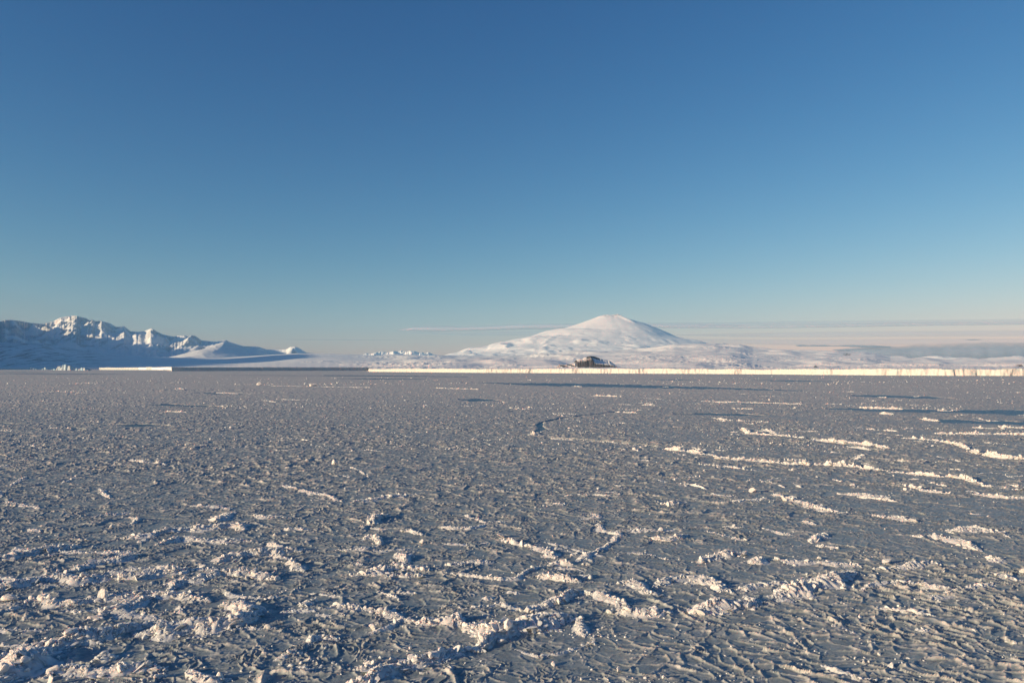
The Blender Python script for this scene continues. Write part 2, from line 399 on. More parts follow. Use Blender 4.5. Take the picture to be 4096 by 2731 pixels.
# (crop, polyline, half width m, height m, label)
RIDGES = [
    (1, [(-40, 1450), (60, 1390), (200, 1290), (300, 1240), (400, 1190), (520, 1150), (650, 1110), (760, 1095), (900, 1060), (990, 1040)], .95, .62, 'tall lumpy white ice ridge climbing from the bottom left corner'),
    (1, [(960, 1090), (1100, 1085), (1250, 1070), (1400, 1060), (1550, 1040), (1680, 1020), (1730, 980), (1700, 920), (1640, 890), (1560, 880)], .7, .5, 'hook-shaped ridge of rubble with an upright slab at its right end'),
    (1, [(160, 890), (290, 850), (420, 880), (560, 870), (700, 850), (850, 840), (960, 820), (1100, 810), (1250, 830), (1400, 850), (1450, 860)], .7, .42, 'long level ridge running right from the big pale block'),
    (1, [(700, 985), (760, 940), (860, 910), (980, 870), (1060, 830)], .75, .34, 'short smooth bank of snow slanting up below the big pale block'),
    (1, [(-20, 800), (120, 760), (300, 720), (450, 700), (560, 730), (720, 710), (900, 700), (1050, 680), (1250, 665), (1400, 645), (1500, 650)], .6, .38, 'ridge crossing from the left edge with a knob of lumps a third along'),
    (1, [(490, 670), (600, 630), (720, 600), (860, 580), (1000, 540)], .6, .34, 'short ridge rising right out of the knob of lumps'),
    (1, [(-30, 585), (150, 560), (300, 530), (430, 505), (590, 490)], .75, .42, 'straight ridge at the left edge with a yellowish undercut'),
    (1, [(860, 435), (1000, 420), (1150, 395), (1330, 370), (1500, 360), (1650, 350), (1700, 380)], .8, .4, 'gently arched ridge ending in a tall fluffy clump'),
    (1, [(1080, 490), (1180, 460), (1280, 430), (1400, 450), (1600, 450), (1750, 460)], .7, .36, 'low ridge just below the arched one'),
    (1, [(1180, 790), (1250, 730), (1380, 720), (1500, 690), (1650, 670), (1800, 690), (1950, 715)], .6, .4, 'bent ridge above the hooked one, steep at its left end'),
    (1, [(1500, 610), (1580, 570), (1750, 545), (1950, 530), (2120, 510)], .6, .38, 'ridge with a flat slab lying at its left tip'),
    (1, [(1880, 550), (2000, 580), (2050, 620), (2110, 660)], .45, .36, 'short curved ridge dropping steeply to the right'),
    (1, [(850, 1020), (980, 1030), (1150, 1020), (1300, 1000), (1500, 990)], .5, .36, 'short ridge lying inside the hook'),
    (1, [(40, 1230), (180, 1220), (330, 1190), (460, 1150), (600, 1060)], .45, .26, 'thin ridge running close above the tall corner ridge'),
    (1, [(350, 1380), (450, 1330), (600, 1340), (760, 1330), (900, 1330), (1180, 1320)], .5, .38, 'level ridge below the tall corner ridge'),
    (1, [(1330, 1320), (1400, 1380), (1520, 1400), (1600, 1390)], .4, .38, 'cupped rim of ice with a round knob near the bottom edge'),
    (2, [(60, 1440), (250, 1370), (400, 1320), (550, 1280), (700, 1240), (850, 1205), (940, 1190)], .62, .46, 'long straight ridge running down to the bottom edge beside a dark strip'),
    (2, [(850, 1040), (950, 1060), (1050, 1070), (1150, 1060), (1250, 1030), (1330, 1010), (1450, 990), (1580, 970)], .8, .6, 'massive central ridge with a pointed block standing on it'),
    (2, [(950, 1190), (1010, 1130), (970, 1080)], .5, .5, 'stub of piled lumps hanging below the massive central ridge'),
    (2, [(530, 1015), (650, 1010), (780, 1000), (850, 1020)], .75, .5, 'broad smooth mound left of the massive central ridge'),
    (2, [(-20, 890), (120, 910), (250, 930), (350, 950), (430, 985), (540, 1000)], .5, .4, 'ridge sloping down right to the broad smooth mound'),
    (2, [(1250, 930), (1400, 900), (1500, 850), (1590, 800), (1640, 795)], .5, .36, 'narrow ridge climbing diagonally above the central one'),
    (2, [(1660, 800), (1760, 820), (1850, 850), (1950, 900)], .8, .38, 'wide low heap of fine rubble right of the diagonal crest'),
    (2, [(1840, 930), (1950, 935), (2080, 945), (2200, 950), (2270, 940)], .6, .5, 'bright isolated ridge above the pancake ice'),
    (2, [(1370, 680), (1450, 700), (1550, 720), (1640, 740)], .5, .46, 'spiky little ridge with two upright shards'),
    (2, [(1100, 440), (1200, 470), (1300, 490), (1400, 520), (1480, 570)], .5, .4, 'ridge stepping down right from the long tilted slab'),
    (2, [(90, 690), (200, 670), (300, 650), (450, 640), (620, 650)], .7, .42, 'heavy ridge with a thumb-shaped block standing on it'),
    (2, [(380, 540), (460, 570), (440, 610)], .5, .42, 'tight curl of bright rubble above the heavy ridge'),
    (2, [(160, 440), (220, 420), (280, 460), (250, 490)], .5, .36, 'small crescent of lumps left of the bright curl'),
    (2, [(1880, 740), (2000, 720), (2080, 800), (2200, 820)], .6, .36, 'jagged ridge bent like a step'),
    (2, [(2150, 760), (2250, 710), (2500, 700), (2572, 740), (2680, 810)], .5, .34, 'arched ridge over a smooth blue-grey floe'),
    (2, [(1630, 960), (1650, 1040), (1680, 1090)], .38, .36, 'short upright crest pointing at the viewer right of the central ridge'),
    (2, [(80, 190), (200, 170), (350, 150), (520, 135)], .7, .34, 'distant flat ridge with one rounded block'),
    (2, [(210, 340), (230, 310), (280, 290), (310, 275)], .6, .5, 'stacked rafted slabs on a small rise'),
    (3, [(30, 950), (150, 930), (250, 890), (400, 880), (500, 860)], .7, .5, 'thick ridge bordering the pancake ice'),
    (3, [(580, 830), (700, 800), (850, 780), (950, 740), (1050, 700), (1160, 690)], .8, .52, 'thick ridge climbing right toward the scattered slabs'),
    (3, [(100, 600), (200, 560), (330, 540), (420, 540)], .6, .38, 'ridge beside a tilted round disc'),
    (3, [(550, 570), (700, 590), (850, 600), (1000, 605), (1200, 620)], .55, .28, 'long low ridge fading right into slabs'),
    (3, [(1200, 790), (1290, 760), (1400, 740), (1550, 740), (1700, 770), (1870, 790)], .5, .34, 'knobbly ridge over the right pancake field'),
    (3, [(1650, 410), (1780, 440), (1900, 470), (2020, 520)], .8, .42, 'pointed ridge aimed right with a dark shadow beyond'),
    (3, [(1820, 390), (1900, 375), (2050, 385), (2200, 390)], .9, .36, 'pale ridge behind the pointed one'),
    (3, [(620, 130), (700, 160), (800, 190), (900, 220), (1000, 250), (1110, 260)], .9, .42, 'ridge curling down to the right from a tall clump'),
    (3, [(1280, 285), (1450, 300), (1610, 320)], .8, .4, 'short bright ridge with a blunt right end'),
    (3, [(1460, 60), (1600, 90), (1700, 120), (1830, 130)], 1.0, .5, 'clumpy ridge below the big right-hand ridge'),
    (3, [(1800, 10), (1950, 30), (2050, 70), (2200, 95), (2400, 112)], 1.1, .75, 'big bright ridge reaching the right edge'),
    (4, [(730, 390), (850, 400), (1000, 430), (1150, 445), (1300, 455), (1560, 465), (1640, 480), (1750, 490), (1980, 515)], 1.3, .8, 'longest bright ridge crossing the right middle distance'),
    (4, [(1090, 300), (1110, 320), (1250, 330), (1370, 340)], 1.6, .8, 'curled white ridge at the tip of a dark crack'),
    (4, [(1390, 345), (1550, 360), (1740, 385)], 1.6, .8, 'white ridge along the far side of a dark crack'),
    (4, [(2160, 415), (2260, 430), (2400, 437)], 1.6, 1.0, 'solid white ridge at the right edge in the middle distance'),
    (4, [(1800, 340), (1950, 350), (2050, 370), (2140, 410)], 1.8, .8, 'broken white ridge beyond the right edge ridge'),
    (4, [(120, 326), (180, 326)], 1.6, .8, 'small white heap at the tip of the curved blue crack'),
]
SMALL = [
    (2, [(1180, 1170), (1250, 1200), (1350, 1230), (1470, 1222), (1600, 1180), (1740, 1130), (1700, 1090)], .16, .12),
    (2, [(640, 660), (760, 675), (900, 690), (1100, 710), (1200, 700), (1290, 650), (1400, 620)], .25, .2), (2, [(1440, 620), (1500, 600), (1600, 610)], .35, .3),
    (2, [(300, 705), (450, 695), (580, 690)], .3, .3), (2, [(-40, 515), (150, 510), (260, 490)], .45, .25), (2, [(400, 380), (500, 390), (580, 410)], .4, .3),
    (2, [(80, 610), (200, 640)], .4, .3), (2, [(220, 360), (330, 370)], .4, .25), (2, [(850, 270), (900, 300), (1000, 325), (1150, 325)], .35, .25),
    (2, [(1600, 590), (1700, 545), (1830, 480), (1910, 410), (1800, 380), (1740, 330)], .35, .2), (2, [(1980, 370), (2100, 380), (2200, 385)], .5, .3),
    (2, [(2100, 430), (2250, 445), (2352, 410)], .5, .35), (2, [(2200, 200), (2352, 190)], .6, .35), (2, [(1850, 90), (1980, 110)], .6, .3),
    (2, [(270, 790), (340, 820), (420, 850)], .3, .25), (2, [(200, 1080), (300, 1040), (430, 990)], .25, .18), (2, [(1100, 800), (1250, 810)], .3, .18),
    (2, [(1630, 690), (1720, 700)], .4, .3), (2, [(800, 900), (900, 910), (1100, 880), (1250, 920)], .3, .2), (2, [(800, 940), (830, 980)], .3, .25),
    (2, [(1700, 260), (1760, 290), (1650, 300)], .5, .25), (2, [(1380, 215), (1560, 200)], .6, .25), (2, [(700, 620), (850, 600), (1050, 590)], .4, .25),
    (2, [(970, 850), (1050, 830)], .3, .2), (2, [(60, 100), (-100, 70)], .5, .25), (2, [(180, 1260), (250, 1300)], .25, .2), (2, [(110, 1320), (260, 1290)], .3, .18),
    (1, [(1530, 800), (1700, 830), (1850, 850), (2000, 830)], .3, .2), (1, [(60, 1160), (250, 1160), (400, 1130)], .3, .2), (1, [(2130, 1160), (2160, 1120), (2250, 1105), (2380, 1120)], .35, .25),
    (1, [(1940, 1280), (2000, 1290), (2100, 1310), (2190, 1330)], .3, .22), (1, [(1200, 930), (1290, 940), (1230, 900)], .25, .2), (1, [(1310, 1120), (1450, 1100), (1600, 1060), (1750, 1050), (1980, 1050)], .25, .2),
    (1, [(2000, 900), (2060, 930), (2200, 920), (2380, 890)], .4, .25), (1, [(660, 1280), (730, 1240), (820, 1260)], .4, .25), (1, [(-20, 1300), (60, 1250)], .6, .4),
    (1, [(430, 520), (600, 530), (860, 530), (1000, 530)], .5, .25), (1, [(40, 180), (200, 210), (330, 240)], .5, .22), (1, [(0, 110), (30, 150)], .6, .3),
    (1, [(700, 90), (770, 160)], .4, .22), (1, [(1750, 270), (1850, 290), (2010, 290)], .7, .3), (1, [(1500, 320), (1560, 280), (1640, 260)], .6, .3), (1, [(920, 340), (980, 300), (900, 290)], .5, .3),
    (1, [(1330, 210), (1500, 215), (1600, 245)], .6, .28), (1, [(230, 370), (300, 390)], .4, .28), (1, [(1950, 70), (2100, 110), (2250, 140), (2352, 180)], .5, .3), (1, [(1860, 460), (1980, 500)], .4, .3),
    (1, [(2090, 900), (2140, 870), (2200, 860)], .4, .3), (1, [(70, 940), (160, 910), (200, 900)], .3, .22), (1, [(0, 1040), (200, 1060), (400, 1050)], .3, .14), (1, [(960, 460), (1050, 440)], .4, .2),
    (1, [(1900, 1260), (2050, 1200), (2150, 1210)], .3, .2), (1, [(950, 1420), (1050, 1380), (1200, 1350)], .3, .2), (1, [(850, 640), (780, 655), (900, 660)], .3, .2),
    (3, [(0, 740), (150, 730), (220, 770), (330, 810)], .45, .32), (3, [(400, 820), (480, 850)], .4, .32), (3, [(350, 780), (500, 760), (690, 730)], .4, .25),
    (3, [(1300, 640), (1450, 640), (1600, 610), (1750, 600)], .5, .28), (3, [(150, 380), (280, 420), (420, 445)], .45, .25), (3, [(540, 360), (620, 390), (720, 410)], .45, .25),
    (3, [(800, 320), (900, 340)], .5, .28), (3, [(280, 190), (400, 180), (580, 160)], .6, .25), (3, [(1050, 130), (1200, 140), (1390, 155)], .7, .35), (3, [(1680, 50), (1800, 80)], .8, .4),
    (3, [(1950, 130), (2200, 155), (2400, 165)], .9, .4), (3, [(930, 1290), (1000, 1330), (1150, 1370), (1300, 1390)], .28, .28), (3, [(2070, 660), (2200, 690), (2352, 750)], .45, .22),
    (3, [(1900, 780), (2050, 750), (2130, 740)], .4, .28), (3, [(860, 460), (900, 430), (960, 400)], .45, .28), (3, [(900, 480), (1050, 500)], .45, .22), (3, [(1550, 410), (1650, 430)], .5, .25),
    (3, [(1100, 640), (1180, 690), (1300, 690)], .4, .22), (3, [(620, 860), (740, 850)], .4, .22), (3, [(430, 600), (500, 590), (470, 570)], .5, .35), (3, [(2050, 560), (2170, 580), (2100, 600)], .5, .25),
    (3, [(1060, 1080), (1130, 1070), (980, 1000)], .25, .12), (3, [(1560, 1050), (1680, 1070)], .3, .2), (3, [(250, 350), (420, 360)], .4, .2), (3, [(1650, 780), (1680, 840), (1870, 800)], .35, .2),
    (4, [(890, 455), (1000, 465), (1160, 487)], 1.2, .5), (4, [(950, 430), (1100, 440), (1380, 440)], 1.2, .6), (4, [(1060, 262), (1200, 270)], 1.6, .6), (4, [(950, 250), (1040, 262)], 1.5, .5),
    (4, [(230, 340), (420, 352), (640, 373), (730, 385)], .7, .3), (4, [(1180, 300), (1240, 312)], 1.2, .4), (4, [(1890, 255), (1960, 262)], 2, .9), (4, [(1950, 320), (2200, 322), (2352, 325)], 2, .7),
    (4, [(2120, 295), (2250, 300)], 2, .8), (4, [(1640, 300), (1780, 310)], 2, .7), (4, [(2240, 290), (2352, 297)], 2, .8), (4, [(520, 223), (620, 228)], 1.6, .6), (4, [(260, 230), (330, 232)], 1.6, .5),
    (4, [(1610, 203), (1800, 209)], 2.4, 1.0), (4, [(1040, 208), (1130, 211)], 2.2, .8), (4, [(640, 192), (700, 195)], 2.2, .7), (4, [(1450, 187), (1530, 189)], 2.5, .8), (4, [(410, 150), (540, 154)], 3, .8),
    (4, [(900, 175), (1180, 181), (1350, 186)], 1.5, .5), (4, [(1700, 230), (1760, 234)], 2.4, .8), (4, [(840, 440), (780, 432)], 1.0, .5), (4, [(2000, 480), (2100, 485)], 1.2, .6), (4, [(1580, 445), (1620, 415)], 1.2, .6),
    (5, [(600, 450), (650, 455), (780, 472)], 1.0, .45), (5, [(0, 312), (60, 316)], 1.6, .7), (5, [(780, 226), (860, 230)], 2, .7), (5, [(230, 300), (330, 305)], 1.4, .5), (5, [(1120, 101), (1250, 104)], 3.5, .9),
    (5, [(1250, 108), (1700, 116)], 3, .7), (5, [(2000, 118), (2200, 124)], 3, .9), (5, [(180, 136), (420, 134)], 2.8, .8), (5, [(1300, 170), (1400, 174)], 2.2, .6), (5, [(820, 120), (850, 123)], 3, .9), (5, [(1000, 140), (1100, 143)], 2.5, .6),
    (5, [(340, 96), (460, 97)], 4, .9), (5, [(1630, 480), (1700, 530)], .7, .3), (5, [(300, 555), (370, 520)], .7, .35), (5, [(0, 485), (60, 470)], .9, .4), (5, [(130, 525), (60, 570)], .7, .3),
]

def build_ridges():
    for i, (c, pts, w, h, lab) in enumerate(RIDGES):
        V0, F0, B = ridge_geo(crop(c, pts), w, h, 100 + i * 11)
        V, Fc = join([(V0, F0)] + B)
        o = mesh('ice_ridge', V, Fc, M_block, True)
        me = o.data; n3 = sum(len(b[1]) for b in B)
        sm = np.ones(len(me.polygons), bool); sm[:n3] = False
        me.polygons.foreach_set('use_smooth', sm)
        tag(o, lab, 'ice ridge', 'pressure ridges on the sea ice')

def surface_z(x, y):
    return ice(np.asarray(x, float), np.asarray(y, float))[0]

def build_rubble():
    parts = []
    for i, (c, pts, w, h) in enumerate(SMALL):
        V0, F0, B = ridge_geo(crop(c, pts), w, h, 900 + i * 7, .9)
        parts += [(V0, F0)] + B
    # short low ridges making the web between the big ones
    rr = np.random.default_rng(21)
    for i in range(210):
        z_ = i % 3
        if z_ == 1 and i > 75: continue
        if z_ == 0: u, v = rr.uniform(2250, 4150), rr.uniform(1570, 1990)
        elif z_ == 1: u, v = rr.uniform(-50, 4150), rr.uniform(2040, 2460)
        else: u, v = rr.uniform(-50, 4150), rr.triangular(1530, 1560, 2000)
        d = v - HY; ln = rr.uniform(.25, 1.0) * (60 + d * .28); sl = rr.normal(.10 if u > 2000 else .02, .09) * min(1, d / 420); cv = rr.normal(0, .05) * min(1, d / 300)
        pl = [(u + ln * q, v + ln * sl * q + ln * cv * (q - .5) ** 2 * 4) for q in (0, .3, .6, 1)]
        V0, F0, B = ridge_geo(pl, rr.uniform(.14, .34) * (1 + 300 / d), rr.uniform(.10, .26) * (1 + 180 / d), 3000 + i * 5, .6)
        parts += [(V0, F0)] + B
    # loose chunks, evenly spread in distance chart so that near and far carry their share
    def scatter(n, v0, v1, smin, smax, protos, thr, sc, seed, tall=.75):
        u = rng.uniform(-100, 4200, n); v = rng.uniform(v0, v1, n)
        x, y = ground(u, v)
        m = fbm(x / sc, y / (sc * .8), 3, seed) + rng.uniform(-.45, .45, n) > thr
        x, y = x[m], y[m]
        z = surface_z(x, y); k = z > -.05; x, y, z = x[k], y[k], z[k]
        s = np.clip(np.exp(rng.normal(math.log(smin), .45, len(x))), smin * .4, smax)
        return blocks(protos, np.stack([x, y, z], -1), s, 1.2, .45, (1, 1, tall))
    parts.append(scatter(15000, 1760, 2760, .05, .2, PROTO1, .30, 5, 301))
    parts.append(scatter(2000, 1900, 2760, .10, .28, PROTO2, .5, 7, 302))
    parts.append(scatter(16000, 1600, 1800, .12, .4, PROTO1, .30, 14, 303))
    parts.append(scatter(9000, 1520, 1640, .22, .8, PROTO1, .25, 50, 304))
    parts.append(scatter(5000, 1490, 1540, .50, 1.5, PROTO1, .1, 160, 305))
    V, Fc = join(parts)
    o = mesh('ice_rubble', V, Fc, M_block, False)
    tag(o, 'loose white ice chunks and low broken rims strewn over the sea ice', 'ice rubble', kind='stuff')
    print('rubble verts', len(V))

# single blocks that stand out: crop, x, y (base), width m, depth m, height m, tilt deg, yaw deg, label
SINGLES = [
    (1, 740, 850, .95, .6, .85, 12, 20, 'big pale angular ice block standing at the left, tallest loose block there'),
    (1, 1645, 960, .22, .55, .75, -18, 60, 'upright thin slab leaning at the right end of the hooked ridge'),
    (1, 385, 1425, .16, .5, .75, 14, 70, 'thin upright shard at the bottom left edge'),
    (1, 1275, 850, .3, .25, .5, 10, 30, 'pointed block on the long level ridge'),
    (1, 790, 362, .55, .4, .55, 6, 40, 'small pyramid-shaped block alone on the left plain'),
    (1, 1392, 215, .9, .55, .5, 24, 10, 'flat square block tipped up at the far left plain'),
    (1, 100, 850, 1.5, .9, .6, 4, 10, 'wide rounded boulder of ice at the left edge'),
    (1, 1540, 1375, .5, .45, .55, 8, 0, 'round knob of ice on the cupped rim'),
    (2, 1245, 1020, .6, .45, .75, -8, 20, 'pointed block on top of the massive central ridge'),
    (2, 292, 665, .35, .35, .75, 6, 15, 'thumb-shaped block standing on the heavy ridge'),
    (2, 1565, 705, .18, .4, .65, -30, 25, 'longer of two shards leaning left on the spiky ridge'),
    (2, 1535, 715, .18, .3, .5, -20, 60, 'shorter of two shards on the spiky ridge'),
    (2, 1618, 968, .2, .3, .5, -20, 40, 'split shard standing right of the massive central ridge'),
    (2, 232, 1045, .6, .55, .5, 0, 0, 'rounded lump below the ridge left of the smooth mound'),
    (2, 555, 465, .5, .4, .5, 12, 30, 'block at the right end of a short ridge near the bright curl'),
    (2, 1100, 430, 1.6, .6, .35, 22, 38, 'long tilted slab propped on the ice, near centre'),
    (2, 345, 155, .75, .6, .55, 10, 0, 'rounded block on the distant flat ridge'),
    (2, 1898, 1330, .38, .35, .38, 5, 0, 'small round block alone among the pancakes at bottom centre'),
    (2, 2240, 212, .8, .6, .7, 10, 20, 'bright fluffy block at the far centre right'),
    (3, 2320, 665, 1.3, .7, .6, 6, 5, 'rectangular grey block at the right edge'),
    (3, 405, 548, .75, .12, .6, 35, 20, 'round disc of ice tilted on edge'),
    (3, 1482, 710, 1.0, .7, .14, 20, 15, 'flat plate tipped toward the left beside the knobbly ridge'),
    (3, 1375, 605, 1.1, .7, .16, -18, 30, 'larger tipped plate above the knobbly ridge'),
    (3, 470, 118, 1.2, .8, .75, 8, 0, 'clump-shaped block in the far right plain'),
    (5, 1540, 468, 1.2, .8, 1.0, 8, 20, 'lone boulder of ice in the middle distance'),
    (5, 1190, 104, 6, 4, 4.5, 8, 10, 'white fragment on the far ice below the shaded cliff'),
    (5, 1440, 108, 8, 5, 3.2, 2, 0, 'low flat fragment on the far ice left of the sunlit cliff'),
]

def build_singles():
    for i, (c, x, y, a, b_, h, tilt, yaw, lab) in enumerate(SINGLES):
        r = np.random.default_rng(50 + i)
        V, Fc = block_shape(4, 9, r); V = V + .03 * np.stack([perlin(V[:, 0] * 3 + 5, V[:, 1] * 3 + V[:, 2] * 2, q) for q in (1, 2, 3)], -1)
        V = V / (V.max(0) - V.min(0)) ; V[:, 2] -= V[:, 2].min(); V[:, 2] = np.maximum(V[:, 2], .12)
        V = V * np.array([a, b_, h * 1.15])
        t = math.radians(tilt); R = np.array([[math.cos(t), 0, math.sin(t)], [0, 1, 0], [-math.sin(t), 0, math.cos(t)]])
        q = math.radians(yaw); R2 = np.array([[math.cos(q), -math.sin(q), 0], [math.sin(q), math.cos(q), 0], [0, 0, 1]])
        V = V @ R.T @ R2.T
        V[:, 2] -= V[:, 2].min() + h * .18
        px, py = crop(c, [(x, y)])[0]; gx, gy = ground(px, py)
        z = float(surface_z(np.array([gx]), np.array([gy]))[0])
        o = mesh('ice_block', V, Fc, M_block, True); o.location = (gx, gy, max(z, 0) + .04)
        try: o.data.set_sharp_from_angle(angle=.6)
        except Exception: pass
        tag(o, lab, 'ice block', 'single blocks standing out of the ice')

# ---------------------------------------------------------------- shelf front
FRONT = np.array([  # px, waterline row, height of the front (m)
    (-3600, 1479, 16), (-1500, 1476, 16), (0, 1475.3, 18), (300, 1477, 20), (560, 1478.8, 22), (680, 1479.6, 24), (1000, 1482.3, 20), (1300, 1485, 15), (1480, 1486.5, 13.4), (1700, 1488.6, 15.5), (1900, 1490.5, 15),
    (2150, 1491.6, 15.5), (2400, 1493, 17.2), (2700, 1494.6, 16.6), (3000, 1496.4, 14.8), (3250, 1498.8, 16.5), (3500, 1500.8, 16.6), (3800, 1502.6, 15.8), (4096, 1503.4, 17), (4700, 1507, 17), (6500, 1513, 16)], float)
def front_y(u): return H0 * F / (np.interp(u, FRONT[:, 0], FRONT[:, 1]) - HY) * (1 + .0045 * perlin(np.asarray(u) / 85., np.asarray(u) * 0., 15) + .0014 * perlin(np.asarray(u) / 26., np.asarray(u) * 0., 16))
def front_h(u): return np.interp(u, FRONT[:, 0], FRONT[:, 2]) + 1.7 * perlin(np.asarray(u) / 75., np.asarray(u) * 0., 5) + .7 * perlin(np.asarray(u) / 19., np.asarray(u) * 0., 6)

def wall(name, P, hts, lab, cat, seed, flute=2.2, blue=.25, step=2.0, group=None, back=40.):
    """Calved ice front along line P with its flat top running back."""
    P = np.asarray(P, float)
    Q, L, t = resample(P, step)
    d = np.r_[0, np.cumsum(np.hypot(*np.diff(P, axis=0).T))]; hh = np.interp(t, d, hts)
    T = np.gradient(Q, axis=0); T /= np.linalg.norm(T, axis=1)[:, None] + 1e-9
    Nn = np.stack([T[:, 1], -T[:, 0]], -1)                       # out of the ice
    nv = 12; s = np.linspace(0, 1, nv)
    tt = np.repeat(t[:, None], nv, 1); S2 = np.repeat(s[None], len(t), 0)
    cre = ridged(tt / 26, S2 * .5 + seed, 3, seed) ** 3              # occasional deep vertical clefts
    act = ss(-.2, .5, perlin(t / 150, t * 0, seed + 9))[:, None]
    disp = flute * (perlin(tt / 7, S2 * .8 + seed, seed + 1) + .6 * perlin(tt / 2.8, S2 * 1.2, seed + 2) + 1.5 * perlin(tt / 30, S2 * .3, seed + 3)) \
        - 3.2 * np.maximum(0, cre - .55) * (.4 + act) * (.5 + .5 * S2) - 1.2 * S2
    notch = 2.6 * np.maximum(0, cre[:, -1] - .5) * (.5 + act[:, 0])
    Z = S2 * (hh - notch + .4 * perlin(t / 5, t * 0, seed + 4))[:, None] - .4
    X = Q[:, None, 0] + Nn[:, None, 0] * disp; Y = Q[:, None, 1] + Nn[:, None, 1] * disp
    k = [X, ]; bx = []; 
    for bd in (2.5, 6., 15., back):
        bx.append((Q[:, 0] + Nn[:, 0] * (disp[:, -1] * max(0, 1 - bd / 12) - bd), Q[:, 1] + Nn[:, 1] * (disp[:, -1] * max(0, 1 - bd / 12) - bd),
                   hh - .4 + (0.25 if bd < 15 else 0) - notch * max(0, 1 - bd / 10) + .3 * perlin(t / 9, t * 0 + bd, seed + 5)))
    X = np.concatenate([X] + [b[0][:, None] for b in bx], 1); Y = np.concatenate([Y] + [b[1][:, None] for b in bx], 1); Z = np.concatenate([Z] + [b[2][:, None] for b in bx], 1)
    bl = np.zeros(X.shape); bl[:, :nv] = np.clip(blue * (.3 + 1.2 * act) * ss(.35, .8, cre) + .12 * perlin(tt / 11, S2 * 2, seed + 7), 0, 1)
    V = np.stack([X, Y, Z], -1).reshape(-1, 3)
    o = mesh(name, V, grid_faces(*X.shape)[:, ::-1], M_cliff, True, {'blue': bl})
    return tag(o, lab, cat, group)

def build_shelf():
    us = np.arange(1476, 5600, 5.)
    y = front_y(us); x = (us - 2048) / F * y
    wall('ice_cliff', np.stack([x, y], -1), front_h(us), 'long sunlit cream-white ice cliff edging the bay from the centre to the right edge', 'ice cliff', 11, group='ice fronts')
    # shaded front: en echelon faces turned away from the sun
    us = np.linspace(688, 1490, 60); yy = np.linspace(4200, 5000, 60)
    wall('ice_cliff', np.stack([(us - 2048) / F * yy, yy], -1), 22.4 + .6 * perlin(us / 50, us * 0, 6), 'low blue-shaded ice cliff left of the long sunlit one', 'ice cliff', 23, 2.6, .9, 3., 'ice fronts')
    us = np.arange(398, 556, 6.); yy = np.full(len(us), H0 * F / 8.6) ; yy = np.linspace(6700, 6250, len(us))
    wall('ice_cliff', np.stack([(us - 2048) / F * yy, yy], -1), 20.5 + 3 * perlin(us / 22, us * 0, 8), 'short sunlit ice cliff alone below the shaded mountains', 'ice cliff', 31, 3.2, .6, 4., 'ice fronts', 25.)
    us = np.arange(586, 608, 3.); yy = np.linspace(6250, 6100, len(us))
    wall('ice_cliff', np.stack([(us - 2048) / F * yy, yy], -1), np.full(len(us), 25), 'stub of sunlit cliff just right of the short one', 'ice cliff', 33, 1.2, .3, 4., 'ice fronts', 20.)
    us = np.arange(620, 664, 4.); yy = np.linspace(6150, 6000, len(us))

def berg(px0, px1, wl, prof, lab, seed):
    """Iceberg frozen into the ice: profile = (fraction across, height m)."""
    Y0 = H0 * F / (wl - HY) * .72; x0, x1 = (px0 - 2048) / F * Y0, (px1 - 2048) / F * Y0
    nx, ny = 90, 26; a = np.linspace(0, 1, nx); b2 = np.linspace(0, 1, ny)
    A, B2 = np.meshgrid(a, b2); pr = np.array(prof)
    X = x0 + (x1 - x0) * A; D = (x1 - x0) * .55
    Hh = np.interp(A, pr[:, 0], pr[:, 1]) * .86 * ss(0, .10, B2) * (1 - .5 * ss(.6, 1, B2)) * (1 - ss(.93, 1, B2))
    Hh = Hh * (1 + .16 * perlin(X / 18, B2 * 4, seed)) + 1.5 * perlin(X / 6, B2 * 9, seed + 1) * (Hh > 2) - .6
    Yy = Y0 + D * B2 + 6 * perlin(X / 15, A * 0, seed + 3)
    o = mesh('iceberg', np.stack([X, Yy, Hh], -1).reshape(-1, 3), grid_faces(ny, nx), M_cliff, True, {'blue': np.clip(.35 + .6 * perlin(X / 20, B2 * 3, seed + 2), 0, 1)})
    return tag(o, lab, 'iceberg', 'icebergs frozen in below the mountains')

def build_bergs():
    berg(222, 284, 1477.6, [(0, 3), (.06, 16), (.13, 36), (.27, 38), (.30, 22), (.42, 24), (.46, 50), (.6, 52), (.75, 44), (.83, 42), (.93, 38), (.98, 10), (1, 2)], 'tallest iceberg with a pale tower, far left below the mountains', 71)
    berg(206, 226, 1477.2, [(0, 2), (.3, 9), (.6, 14), (1, 3)], 'small wedge touching the left foot of the tallest iceberg', 73)
    berg(118, 148, 1475.8, [(0, 6), (.2, 26), (.4, 12), (.7, 20), (1, 3)], 'leftmost little two-humped iceberg near the shore', 75)
    berg(166, 190, 1476, [(0, 3), (.3, 12), (.55, 30), (.75, 16), (1, 2)], 'little iceberg with a peak, second from the left', 77)
    berg(300, 352, 1478, [(0, 4), (.1, 20), (.3, 10), (.5, 24), (.8, 20), (1, 4)], 'low broken iceberg right of the tallest one', 79)

# ---------------------------------------------------------------- land
def col_faces_from(us, rs): return grid_faces(len(rs), len(us))

TTOP = np.array([(-4200, 1440), (-1500, 1400), (-300, 1372), (0, 1370), (60, 1371), (170, 1372), (240, 1385), (350, 1405), (450, 1420), (600, 1428), (900, 1430), (1190, 1413), (1300, 1414), (1468, 1420), (1800, 1421), (2000, 1423), (2300, 1415), (2550, 1396),
                 (2700, 1379), (2790, 1375.5), (2860, 1374), (2960, 1382), (3012, 1392), (3100, 1398), (3200, 1402), (3300, 1404), (3420, 1410), (3460, 1411), (3500, 1415), (3560, 1430), (3650, 1437), (3800, 1438.5), (3950, 1437), (4100, 1438), (4500, 1440), (6500, 1445)], float)

